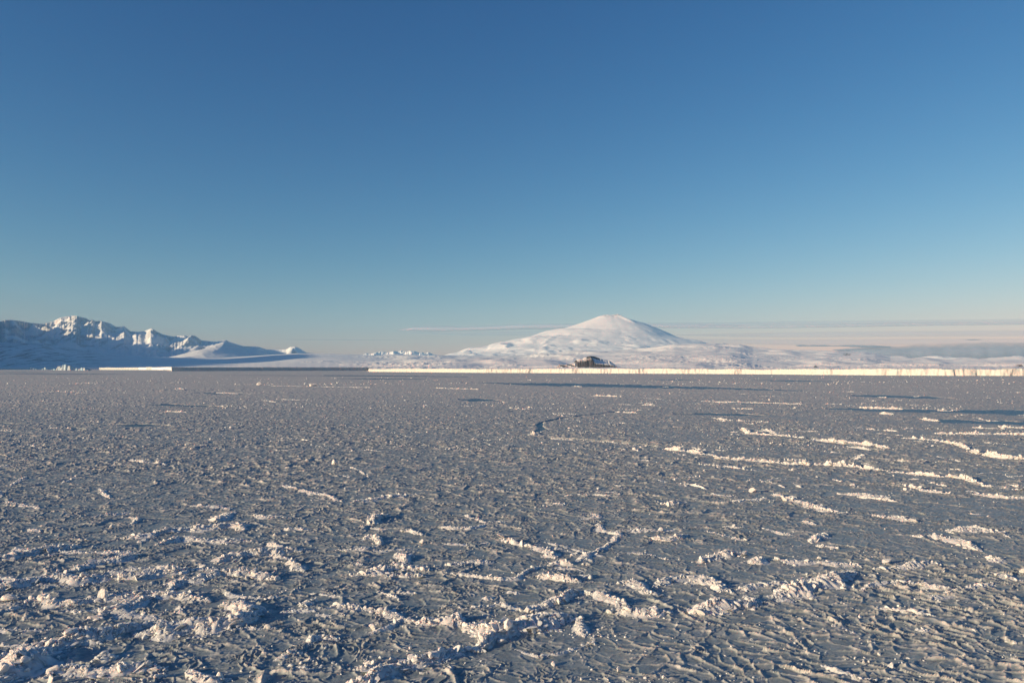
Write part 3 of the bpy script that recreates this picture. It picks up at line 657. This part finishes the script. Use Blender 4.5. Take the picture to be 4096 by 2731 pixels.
def build_field():
    us = np.concatenate([np.arange(-4200, -300, 40.), np.arange(-300, 4500, 3.5), np.arange(4500, 6500, 30.)])
    n = 420; tt = np.linspace(0, 1, n) ** 1.35
    U, TT = np.meshgrid(us, tt)
    rf = front_y(U) + 30; R = 15500 + 900 * perlin(U / 500, U * 0, 3)
    off = np.where((U > 686) & (U < 1478), 4230 + (U - 688) - rf, 0)
    Y = rf + (R - rf) * TT + off * (1 - ss(0, .2, TT)); X = (U - 2048) / F * Y
    TT = np.clip((Y - rf) / (R - rf), 0, 1)
    e0 = (front_h(U) - .4 - 20) * F / Y
    top = HY - np.interp(U, TTOP[:, 0], TTOP[:, 1])
    Sx = ss(.10, 1.0, TT) * .55 + .45 * ss(.0, 1, TT) ** 1.4
    e = e0 * (1 - Sx) + top * Sx
    Z = 20 + e * Y / F
    land = ss(.06, .30, TT) * (1 - .8 * ss(.86, 1, TT))
    right = ss(1250, 1700, U)
    roll = 34 * fbm(X / 2100, Y / 2600, 4, 81) + 12 * fbm(X / 500, Y / 700, 3, 83) * right
    Z = Z + roll * land * (.35 + .65 * right)
    # hummocks with steep sunward sides
    hum = np.maximum(0, fbm(X / 900, Y / 1100, 2, 85) - .12)
    Z += 60 * hum * land * right
    # broken, crevassed ice
    ser = ss(.05, .35, fbm(X / 1500, Y / 1200, 3, 87) + .25 * np.exp(-((U - 1650) / 330) ** 2) - .10) * ss(.02, .16, TT) * (1 - ss(.8, .95, TT)) * ss(1100, 1250, U)
    Z += ser * 15 * (ridged(X / 110 + Y / 400, Y / 150, 3, 88) - .5)
    # local peaks: px, depth fraction, extra height, radius m
    for pu, pt, hh, rr in ((2893, .97, 42, 110), (3440, .93, 22, 260), (3260, .9, 30, 220), (2560, .35, 30, 220), (3150, .30, 26, 190), (2800, .28, 34, 260), (2930, .22, 20, 120), (3670, .3, 16, 130), (3830, .34, 26, 300), (3960, .3, 22, 200),
                          (3390, .42, 24, 200), (2000, .38, 24, 260), (1900, .5, 30, 300), (2180, .5, 34, 320), (2640, .55, 40, 350)):
        y0 = float(front_y(pu)) + 30; yc = y0 + (15500 - y0) * pt; xc = (pu - 2048) / F * yc
        d = np.hypot(X - xc, (Y - yc) * .8) / rr
        Z += hh * np.exp(-d * 1.4) * (.8 + .4 * ridged(X / 90, Y / 90, 2, 90))
    # bare stones on the near left hill and a few outcrops right
    st = ss(.15, .45, fbm(X / 260, Y / 90, 5, 92) + .25 * fbm(X / 1300, Y / 900, 2, 93)) * (1 - ss(300, 560, U)) * ss(.1, .3, TT)
    oc = np.zeros_like(Z)
    for pu, pr, w in ((4080, 1463, 14), (3262, 1466, 6), (3384, 1416, 9), (3392, 1417, 8)):
        oc = np.maximum(oc, np.exp(-((U - pu) / w) ** 2 - ((HY - (Z - 20) / Y * F - pr) / 3.5) ** 2) * 2.2 * (perlin(X / 40, Y / 60, 95) > -.05))
    rk = np.clip(st * .75 + oc * (TT > .15), 0, 1)
    # drop behind the crest
    Z2 = Z[-1:] - 260; Y2 = Y[-1:] + 1500; X2 = (U[-1:] - 2048) / F * Y2
    Z = np.r_[Z[:1] * 0 - .5, Z]; X = np.r_[X[:1], X]; Y = np.r_[Y[:1] - .5, Y]; rk = np.r_[rk[:1], rk]; n += 1
    V = np.stack([np.r_[X, X2], np.r_[Y, Y2], np.r_[Z, Z2]], -1)
    o = mesh('snow_field', V.reshape(-1, 3), grid_faces(n + 1, len(us)), M_snow, True, {'rock': np.r_[rk, rk[-1:]]})
    tag(o, 'rolling snow-covered land and shelf rising behind the ice cliffs', 'snow field', kind='structure')

RSKY = np.array([(-4200, 700), (-2600, 620), (-1600, 820), (-900, 1070), (-400, 1170), (-100, 1262), (0, 1286), (18, 1280), (37, 1279), (74, 1283), (119, 1291), (173, 1295), (208, 1286), (238, 1270), (268, 1265), (298, 1262), (321, 1268), (342, 1273), (357, 1281), (369, 1278),  # left of the frame: unseen heights, raised to throw shade across the range
                 (379, 1285), (399, 1282), (440, 1294), (461, 1307), (476, 1307), (494, 1304), (521, 1325), (551, 1327), (574, 1325), (604, 1312), (625, 1325), (649, 1337), (696, 1347), (701, 1343), (743, 1342), (767, 1341), (782, 1344), (805, 1361), (847, 1366), (868, 1366),
                 (886, 1361), (904, 1360), (921, 1369), (972, 1384), (1017, 1386), (1026, 1385), (1070, 1398), (1145, 1397), (1162, 1387), (1180, 1386), (1195, 1392), (1228, 1411), (1300, 1416), (1420, 1426)], float)

def build_range():
    us = np.concatenate([np.arange(-4200, -200, 14.), np.arange(-200, 1400, 2.2)])
    n = 360; tt = np.linspace(0, 1, n)
    U, TT = np.meshgrid(us, tt)
    r0 = np.interp(U, [-4200, -2400, -1300, -300, 200, 1400], [4200, 3600, 4800, 11000, 14000, 14500])
    r1 = r0 + np.interp(U, [-4200, -2400, -1300, -300, 200, 1400], [5000, 6000, 8000, 9500, 11000, 9500])
    Y = r0 + (r1 - r0) * TT; X = (U - 2048) / F * Y
    wx = X + 500 * perlin(X / 2200, Y / 2200, 101); wy = Y + 500 * perlin(X / 2200, Y / 2200, 102)
    big = ridged(wx / 5200, wy / 5200, 2, 103); det = ridged(wx / 1900, wy / 1900, 5, 105, .42)
    env = ss(0, .62, TT) ** 1.15 * (1 - .75 * ss(.72, 1, TT))
    sm = ss(760, 1000, U)                                             # the range grows smooth and low to the right
    h = env * (.42 + .34 * big + (.30 * (1 - sm) + .10 * sm) * det) + .03 * det * ss(.05, .3, TT) * (1 - sm)
    # spurs standing forward
    Z = h * 1500
    Z += 140 * (1 - sm) * ss(.1, .3, TT) * (1 - ss(.5, .8, TT)) * ridged(wx / 900, wy / 1500, 4, 108)
    el = Z / Y * F; mx = el.max(0); tgt = HY + 0 - np.interp(us, RSKY[:, 0], RSKY[:, 1])
    sc = tgt / mx
    Z = Z * sc[None] + 20
    for pu, pe, py_, sx, sy in ((905, 1361, 16400, 900, 2300), (800, 1374, 16000, 500, 1200), (855, 1372, 16800, 700, 1600), (1022, 1388, 16800, 700, 1300), (1172, 1387, 17000, 330, 700)):
        xc = (pu - 2048) / F * py_; hp = (HY - pe) * py_ / F
        q = np.sqrt(((X - xc) / sx) ** 2 + ((Y - py_) / sy) ** 2 + .02)
        hill = 20 + hp * np.exp(-(q - .14) * 1.25) * (.90 + .15 * det)
        Z = np.maximum(Z, hill)
    # smooth foot down to the field
    Z = Z - 60 * (1 - ss(0, .08, TT))
    gz, gx = np.gradient(Z); dY, _ = np.gradient(Y); _, dX = np.gradient(X)
    slope = np.hypot(gz / np.maximum(dY, 1), gx / np.maximum(dX, 1))
    rk = ss(.58, 1.0, slope + .30 * fbm(X / 300, Z / 60, 4, 110)) * (.42) * ss(.0, .25, fbm(X / 900, Y / 900, 3, 112) + .22)
    o = mesh('mountain_range', np.stack([X, Y, Z], -1).reshape(-1, 3), grid_faces(n, len(us)), M_snow, True, {'rock': rk})
    tag(o, 'snowy mountain range with rocky faces, mostly in blue shade, on the left', 'mountain range', kind='structure')

def build_far_hills():
    sky = np.array([(1380, 1424), (1453, 1417), (1465, 1412), (1480, 1415), (1527, 1405), (1548, 1410.5), (1578, 1403), (1590, 1406), (1605, 1402), (1626, 1407), (1637, 1403), (1658, 1404), (1676, 1410), (1688, 1408), (1703, 1413), (1713, 1408), (1736, 1418), (1800, 1426)], float)
    us = np.arange(1380, 1800, 1.6); n = 80; tt = np.linspace(0, 1, n); U, TT = np.meshgrid(us, tt)
    Y = 27000 + 5000 * TT; X = (U - 2048) / F * Y
    h = ss(0, .6, TT) * (1 - .6 * ss(.6, 1, TT)) * (.5 + .5 * ridged(X / 1100, Y / 1300, 4, 120))
    mx = (h / Y).max(0); tgt = (HY - np.interp(us, sky[:, 0], sky[:, 1])) / F
    Z = h * (tgt / mx)[None] + 20
    o = mesh('distant_hills', np.stack([X, Y, Z], -1).reshape(-1, 3), grid_faces(n, len(us)), M_snow, True, {'rock': np.zeros(X.shape)})
    tag(o, 'tiny chain of pale snow hills on the horizon left of the volcano', 'hills', kind='structure')

def build_volcano():
    Yc = 33000.; uc = 2450.; Xc = (uc - 2048) / F * Yc
    L = np.array([(2450, 1260), (2428, 1257.5), (2396, 1265), (2370, 1275), (2325, 1291), (2280, 1306), (2242, 1318), (2212, 1318), (2176, 1326), (2117, 1348), (2042, 1360), (1983, 1375), (1938, 1387), (1893, 1395), (1873, 1398), (1849, 1407), (1822, 1416), (1700, 1436), (1400, 1460)], float)
    Rr = np.array([(2450, 1260), (2455, 1258), (2479, 1261), (2508, 1274), (2553, 1288), (2577, 1294), (2612, 1309), (2642, 1321), (2672, 1335), (2702, 1351), (2732, 1359), (2806, 1376), (2900, 1396), (3050, 1425), (3300, 1450)], float)
    k = Yc / F
    dl = (uc - L[:, 0]) * k; hl = (HY - L[:, 1]) * k; dr = (Rr[:, 0] - uc) * k; hr = (HY - Rr[:, 1]) * k
    xs = np.arange(-11500, 11000, 42.); ys = np.arange(-15000, 4500, 48.)
    X, Y = np.meshgrid(xs, ys); 
    d = np.hypot(X, Y * np.where(Y < 0, .92, 1)); c = X / np.maximum(d, 1)
    wl = .5 - .5 * c; wl = ss(0, 1, wl)
    PL = np.interp(d, dl, hl); PR = np.interp(d, dr, hr)
    fl = np.interp(d, [0, 1200, 2600, 4500, 7000, 9500, 12500, 16000], [2370, 1960, 1420, 930, 560, 380, 250, 120])
    side = np.where(c > 0, np.abs(c) ** .75, np.abs(c) ** 1.5)
    Z = (wl * PL + (1 - wl) * PR) * side + (.45 * (wl * PL + (1 - wl) * PR) + .55 * fl) * (1 - side)
    a = ss(300, 2500, d)
    frontw = ss(0, 2500, -Y)
    Z += a * (20 * fbm(X / 900, Y / 1300, 4, 131)) * (.35 + .65 * frontw)
    rid = np.maximum(0, fbm(X / 1300, Y / 1700, 3, 133) - .05)
    Z += 120 * rid * frontw * ss(2500, 5000, d)
    ser = ss(.10, .35, fbm(X / 1500, Y / 1100, 3, 135)) * ss(3300, 5000, d) * frontw
    Z += ser * 34 * (ridged(X / 230 + Y / 800, Y / 300, 3, 136) - .5)
    Z += 16 * (ridged(X / 260, Y / 400, 3, 139) - .6) * (1 - ss(500, 1500, d))
    # sharp rib running from the summit toward the right front
    rb = np.exp(-((X - .42 * (-Y) - 150) / 150) ** 2) * ss(0, 300, -Y) * (1 - ss(900, 1700, -Y)); Z += 60 * rb
    rk = ss(.05, .3, fbm(X / 160, Y / 200, 3, 140)) * (1 - ss(250, 800, d)) * .7
    rk = np.maximum(rk, .5 * ss(.1, .4, fbm(X / 250, Y / 200, 3, 142)) * (c > .6) * (np.abs(Y) < 500) * (d < 3500))
    V = np.stack([X + Xc, Y + Yc, Z + 20], -1)
    o = mesh('volcano', V.reshape(-1, 3), grid_faces(len(ys), len(xs)), M_snow, True, {'rock': rk})
    tag(o, 'broad snow-covered volcano cone with its right flank in blue shade', 'volcano', kind='structure')

def build_outcrop():
    Y0 = 5000.; k = Y0 / F
    sky = np.array([(2222, 1470), (2230, 1468), (2245, 1457), (2260, 1456.5), (2282, 1456), (2306, 1450), (2311, 1439), (2325, 1434), (2336, 1435), (2350, 1428.6), (2369, 1422.4), (2388, 1424.5), (2404, 1430), (2423, 1436.7), (2447, 1440.5), (2453, 1444), (2465, 1453), (2479, 1462.6), (2499, 1466.5), (2520, 1471)], float)
    nu, nv = 330, 110; us = np.linspace(2222, 2520, nu); v = np.linspace(0, 1, nv)
    U, Vv = np.meshgrid(us, v)
    X = (U - 2048) * k
    depth = 300.
    D = Vv * depth
    Ht = (HY - np.interp(U, sky[:, 0], sky[:, 1])) * k
    Ht = np.maximum(Ht, -.5)
    cliffy = ss(2308, 2314, U) * (1 - ss(2366, 2386, U))
    lowl = 1 - ss(2300, 2312, U)
    ped = 5 * perlin(X / 9, D * 0, 151) + 9 * perlin(X / 30, D * 0, 152)          # buttresses
    dd = D + ped * ss(0, 20, D)
    rise_c = .72 * ss(0, 26, dd) + .28 * ss(20, 130, dd)
    rise_r = .38 * ss(0, 22, dd + 3) + .20 * ss(35, 90, dd) + .42 * ss(80, 150, dd)
    rise_l = ss(0, 60, dd)
    rise = cliffy * rise_c + lowl * rise_l + (1 - cliffy - lowl) * rise_r
    Z = Ht * np.clip(rise, 0, 1) * (1 - ss(200, 300, D)) 
    Z += (1.6 * perlin(X / 6, D / 6, 153) + .8 * perlin(X / 2.5, D / 2.5, 154)) * ss(1, 10, Z)
    mx = (Z / (Y0 + D)).max(0); sc = np.clip(((HY - np.interp(us, sky[:, 0], sky[:, 1])) / F) / np.maximum(mx, 1e-6), .6, 1.6)
    Z = Z * sc[None]
    gz, gx = np.gradient(Z); slope = np.hypot(gz / (depth / nv), gx / (298 * k / nu))
    nz = fbm(X / 14, D / 14, 4, 156)
    rk = ss(.75, 1.25, slope + .45 * nz)
    zn = Z / np.maximum(Ht, 1)
    cap = ss(2346, 2356, U) * (1 - ss(2402, 2416, U)) * ss(.80, .88, zn + .1 * nz) ; rk = np.maximum(rk, cap * .95)
    footr = ss(2384, 2396, U) * (1 - ss(2462, 2476, U)) * (1 - ss(.22, .36, zn + .12 * nz)); rk = np.maximum(rk, footr)
    rk = np.maximum(rk, cliffy * .9 * (1 - ss(.72, .90, zn + .25 * nz)))
    snowband = ss(2374, 2388, U) * ss(.40, .5, zn) * (1 - ss(.74, .84, zn)); rk = rk * (1 - .75 * snowband)
    rk = np.where(lowl > .5, ss(.0, .25, perlin((X + D * .6 + Z * 1.2) / 11, Z / 30, 158) + .08) * ss(.1, .2, zn) * (Z < 26), rk)
    V = np.stack([X, Y0 + D, Z + 18.6], -1)
    o = mesh('rocky_outcrop', V.reshape(-1, 3), grid_faces(nv, nu), M_rock, True, {'rock': rk})
    tag(o, 'dark brown rocky outcrop with snow slopes rising behind the sunlit ice cliff', 'rock outcrop')

# ---------------------------------------------------------------- clouds
def cloud(name, rows, Y0, D, mat, lab, group, seed=0, jag=0.0):
    """rows: px, upper row, lower row.  A long lens of vapour with real depth."""
    a = np.array(rows, float); xs = np.linspace(a[0, 0], a[-1, 0], 260)
    up = np.interp(xs, a[:, 0], a[:, 1]); lo = np.interp(xs, a[:, 0], a[:, 2])
    k = Y0 / F
    zc = (HY - (up + lo) / 2) * k + 20; th = np.maximum((lo - up) / 2 * k, 2)
    if jag: th = th * (1 + jag * fbm(xs / 60, xs * 0, 4, seed)); zc = zc + jag * .3 * th * perlin(xs / 40, xs * 0, seed + 5)
    X = (xs - 2048) * k
    q = np.linspace(0, 2 * math.pi, 25)[:-1]
    dd = 2.2 * th + .02 * D
    V = np.stack([np.repeat(X[:, None], 24, 1), Y0 + dd[:, None] * np.cos(q), zc[:, None] + th[:, None] * np.sin(q)], -1)
    A = np.arange(len(xs) * 24).reshape(-1, 24); B2 = np.roll(A, -1, 1)
    Fc = np.stack([A[:-1], B2[:-1], B2[1:], A[1:]], -1).reshape(-1, 4)
    caps = []
    for r_, fl in ((0, False), (len(xs) - 1, True)):
        ring = A[r_]; tri = np.stack([np.full(22, ring[0]), ring[1:-1], ring[2:]], -1); caps.append(tri if fl else tri[:, ::-1])
    o = mesh(name, V.reshape(-1, 3), [np.concatenate(caps), Fc], mat, True)
    return tag(o, lab, 'cloud', group, 'stuff')

def vapour(name, col, a, lo):
    m, nt, out = new_mat(name); L = nt.links.new
    d = N(nt, 'ShaderNodeBsdfDiffuse'); d.inputs['Color'].default_value = (*col, 1)
    t = N(nt, 'ShaderNodeBsdfTransparent'); mx = N(nt, 'ShaderNodeMixShader')
    lw = N(nt, 'ShaderNodeLayerWeight'); lw.inputs['Blend'].default_value = .5
    mr = N(nt, 'ShaderNodeMapRange'); mr.inputs['From Min'].default_value = 1; mr.inputs['From Max'].default_value = .35
    mr.interpolation_type = 'SMOOTHSTEP'; mr.inputs['To Max'].default_value = a; L(lw.outputs['Facing'], mr.inputs['Value'])
    geo = N(nt, 'ShaderNodeNewGeometry'); mp = N(nt, 'ShaderNodeMapping'); mp.inputs['Scale'].default_value = (.00005, .00004, .0016)
    no = N(nt, 'ShaderNodeTexNoise'); no.inputs['Scale'].default_value = 1; no.inputs['Detail'].default_value = 2; no.inputs['Roughness'].default_value = .4
    L(geo.outputs['Position'], mp.inputs['Vector']); L(mp.outputs[0], no.inputs['Vector'])
    r2 = N(nt, 'ShaderNodeMapRange'); r2.inputs['From Min'].default_value = .30; r2.inputs['From Max'].default_value = .62; r2.inputs['To Min'].default_value = lo
    L(no.outputs['Fac'], r2.inputs['Value'])
    mu = N(nt, 'ShaderNodeMath', operation='MULTIPLY'); L(mr.outputs[0], mu.inputs[0]); L(r2.outputs[0], mu.inputs[1])
    L(mu.outputs[0], mx.inputs[0]); L(t.outputs[0], mx.inputs[1]); L(d.outputs[0], mx.inputs[2]); L(mx.outputs[0], out.inputs['Surface'])
    return m

def build_clouds():
    m1 = vapour('cloud_vapour', (.52, .60, .74), .50, .6); m2 = vapour('thin_cloud_vapour', (.34, .48, .74), .17, .6); m3 = vapour('shaded_cloud_vapour', (.20, .24, .33), .70, .8)  # dark tone of the bank and wisps puts cloud shade into the colour
    g = 'long flat clouds low over the horizon'
    cloud('cloud', [(1575, 1322, 1323), (1620, 1315, 1323), (1660, 1306, 1326), (1720, 1303, 1330), (1800, 1303, 1328), (1860, 1306, 1325), (1960, 1302, 1324), (2080, 1296, 1320), (2300, 1294, 1318), (2500, 1294, 1314), (2800, 1296, 1312), (3000, 1300, 1303)], 62000, 5200, m1, 'long tapering cloud streak emerging left of the volcano', g)
    cloud('cloud', [(1610, 1329, 1330), (1700, 1329, 1336), (1850, 1331, 1344), (2000, 1324, 1346), (2200, 1320, 1344), (2450, 1322, 1336), (2600, 1326, 1328)], 58000, 4200, m2, 'fainter grey streak under the tapering one', g)
    cloud('cloud', [(2450, 1292, 1294), (2600, 1288, 1306), (2900, 1288, 1304), (3200, 1282, 1302), (3600, 1278, 1296), (4000, 1274, 1292), (4500, 1270, 1288), (5200, 1266, 1282)], 66000, 4200, m2, 'wide veil of cloud right of the volcano', g)
    cloud('cloud', [(2580, 1306, 1307), (2700, 1304, 1314), (3000, 1303, 1315), (3300, 1296, 1312), (3600, 1290, 1306), (4100, 1286, 1300), (4600, 1283, 1297), (5200, 1282, 1290)], 60000, 5200, m1, 'bright narrow band under the wide veil', g)
    cloud('cloud', [(2700, 1338, 1342), (3000, 1330, 1350), (3300, 1324, 1352), (3700, 1320, 1350), (4200, 1316, 1350), (5200, 1316, 1346)], 64000, 5000, m2, 'pale haze band low right of the volcano', g)
    cloud('cloud', [(2300, 1366, 1368), (2800, 1354, 1374), (3200, 1356, 1384), (3700, 1350, 1384), (4200, 1350, 1380), (5200, 1352, 1376)], 70000, 5000, m2, 'lowest pale band just above the right snow skyline', g)
    cloud('cloud', [(1100, 1357, 1358), (1250, 1356, 1361), (1450, 1357, 1362), (1620, 1360, 1361)], 64000, 3000, m2, 'faint thin streak over the gap between mountains and volcano', g)
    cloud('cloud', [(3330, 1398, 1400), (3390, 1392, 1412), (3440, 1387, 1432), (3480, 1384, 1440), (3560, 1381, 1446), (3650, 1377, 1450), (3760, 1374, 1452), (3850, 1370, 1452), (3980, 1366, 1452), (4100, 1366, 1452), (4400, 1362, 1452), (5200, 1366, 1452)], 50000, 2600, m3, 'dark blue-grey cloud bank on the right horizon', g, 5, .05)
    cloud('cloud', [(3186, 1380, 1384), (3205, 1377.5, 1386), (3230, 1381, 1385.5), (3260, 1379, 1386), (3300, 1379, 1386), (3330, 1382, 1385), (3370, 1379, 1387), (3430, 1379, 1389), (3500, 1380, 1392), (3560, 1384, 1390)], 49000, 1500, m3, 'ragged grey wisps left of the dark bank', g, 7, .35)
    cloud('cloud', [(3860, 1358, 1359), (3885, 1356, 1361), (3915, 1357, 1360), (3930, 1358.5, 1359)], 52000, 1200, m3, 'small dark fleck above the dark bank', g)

def build_haze():
    m = volume('haze', (.34, .70, .97), 1.3e-5)
    x0, x1, y0, y1, z0, z1 = -44000, 44000, -4000, 46000, -2, 2650
    V = np.array([(x, y, z) for z in (z0, z1) for y in (y0, y1) for x in (x0, x1)], float)
    Fc = np.array([[0, 2, 3, 1], [4, 5, 7, 6], [0, 1, 5, 4], [2, 6, 7, 3], [0, 4, 6, 2], [1, 3, 7, 5]])
    o = mesh('haze', V, Fc, m, False); tag(o, 'thin cold haze in the air over the bay', 'haze', kind='stuff')

# ---------------------------------------------------------------- light and camera
def light():
    w = bpy.data.worlds.new('World'); S.world = w; w.use_nodes = True
    nt = w.node_tree; nt.nodes.clear()
    o = nt.nodes.new('ShaderNodeOutputWorld'); bg = nt.nodes.new('ShaderNodeBackground'); sky = nt.nodes.new('ShaderNodeTexSky')
    sky.sky_type = 'NISHITA'; sky.sun_disc = False; sky.sun_elevation = math.radians(SUN_EL)
    az = math.radians(270 - SUN_BACK)                    # clockwise from +Y
    sky.sun_rotation = az; sky.altitude = 0; sky.air_density = 1.0; sky.dust_density = .3; sky.ozone_density = 4.0
    bg.inputs['Strength'].default_value = .064
    sp = nt.nodes.new('ShaderNodeSeparateColor'); cb = nt.nodes.new('ShaderNodeCombineColor'); nt.links.new(sky.outputs[0], sp.inputs[0])
    for i, (pw, gn) in enumerate(((2.0, .73), (1.32, .90), (.95, 1.36))):      # film response of the camera to the sky
        q = nt.nodes.new('ShaderNodeMath'); q.operation = 'POWER'; q.inputs[1].default_value = pw
        g = nt.nodes.new('ShaderNodeMath'); g.operation = 'MULTIPLY'; g.inputs[1].default_value = gn
        nt.links.new(sp.outputs[i], q.inputs[0]); nt.links.new(q.outputs[0], g.inputs[0]); nt.links.new(g.outputs[0], cb.inputs[i])
    nt.links.new(cb.outputs[0], bg.inputs[0]); nt.links.new(bg.outputs[0], o.inputs[0])
    L = bpy.data.lights.new('sun', 'SUN'); L.energy = 5.0; L.angle = math.radians(.5); L.color = (1, .80, .51)
    so = bpy.data.objects.new('sun', L); C.objects.link(so)
    e = math.radians(SUN_EL)
    d = Vector((math.sin(az) * math.cos(e), math.cos(az) * math.cos(e), math.sin(e)))
    so.rotation_euler = d.to_track_quat('Z', 'Y').to_euler()
    cam = bpy.data.cameras.new('camera'); cam.lens = 26; cam.sensor_width = 36; cam.clip_start = 1; cam.clip_end = 200000
    co = bpy.data.objects.new('camera', cam); C.objects.link(co); co.location = (0, 0, H0)
    co.rotation_euler = (math.radians(90) + math.atan((HY - 1365.5) / F), 0, 0); S.camera = co
    v = S.view_settings; v.view_transform = 'Standard'; v.look = 'None'; v.exposure = 0.48; v.gamma = 1; v.use_curve_mapping = False
    S.render.engine = 'CYCLES'; c = S.cycles
    c.use_denoising = True; c.max_bounces = 6; c.transparent_max_bounces = 24; c.diffuse_bounces = 3; c.volume_bounces = 1; c.use_adaptive_sampling = True; c.adaptive_threshold = .01

build_water(); build_sea_ice(); build_ridges(); build_rubble(); build_singles()
build_shelf(); build_bergs(); build_field(); build_range(); build_far_hills(); build_volcano(); build_outcrop(); build_clouds(); build_haze()
light()
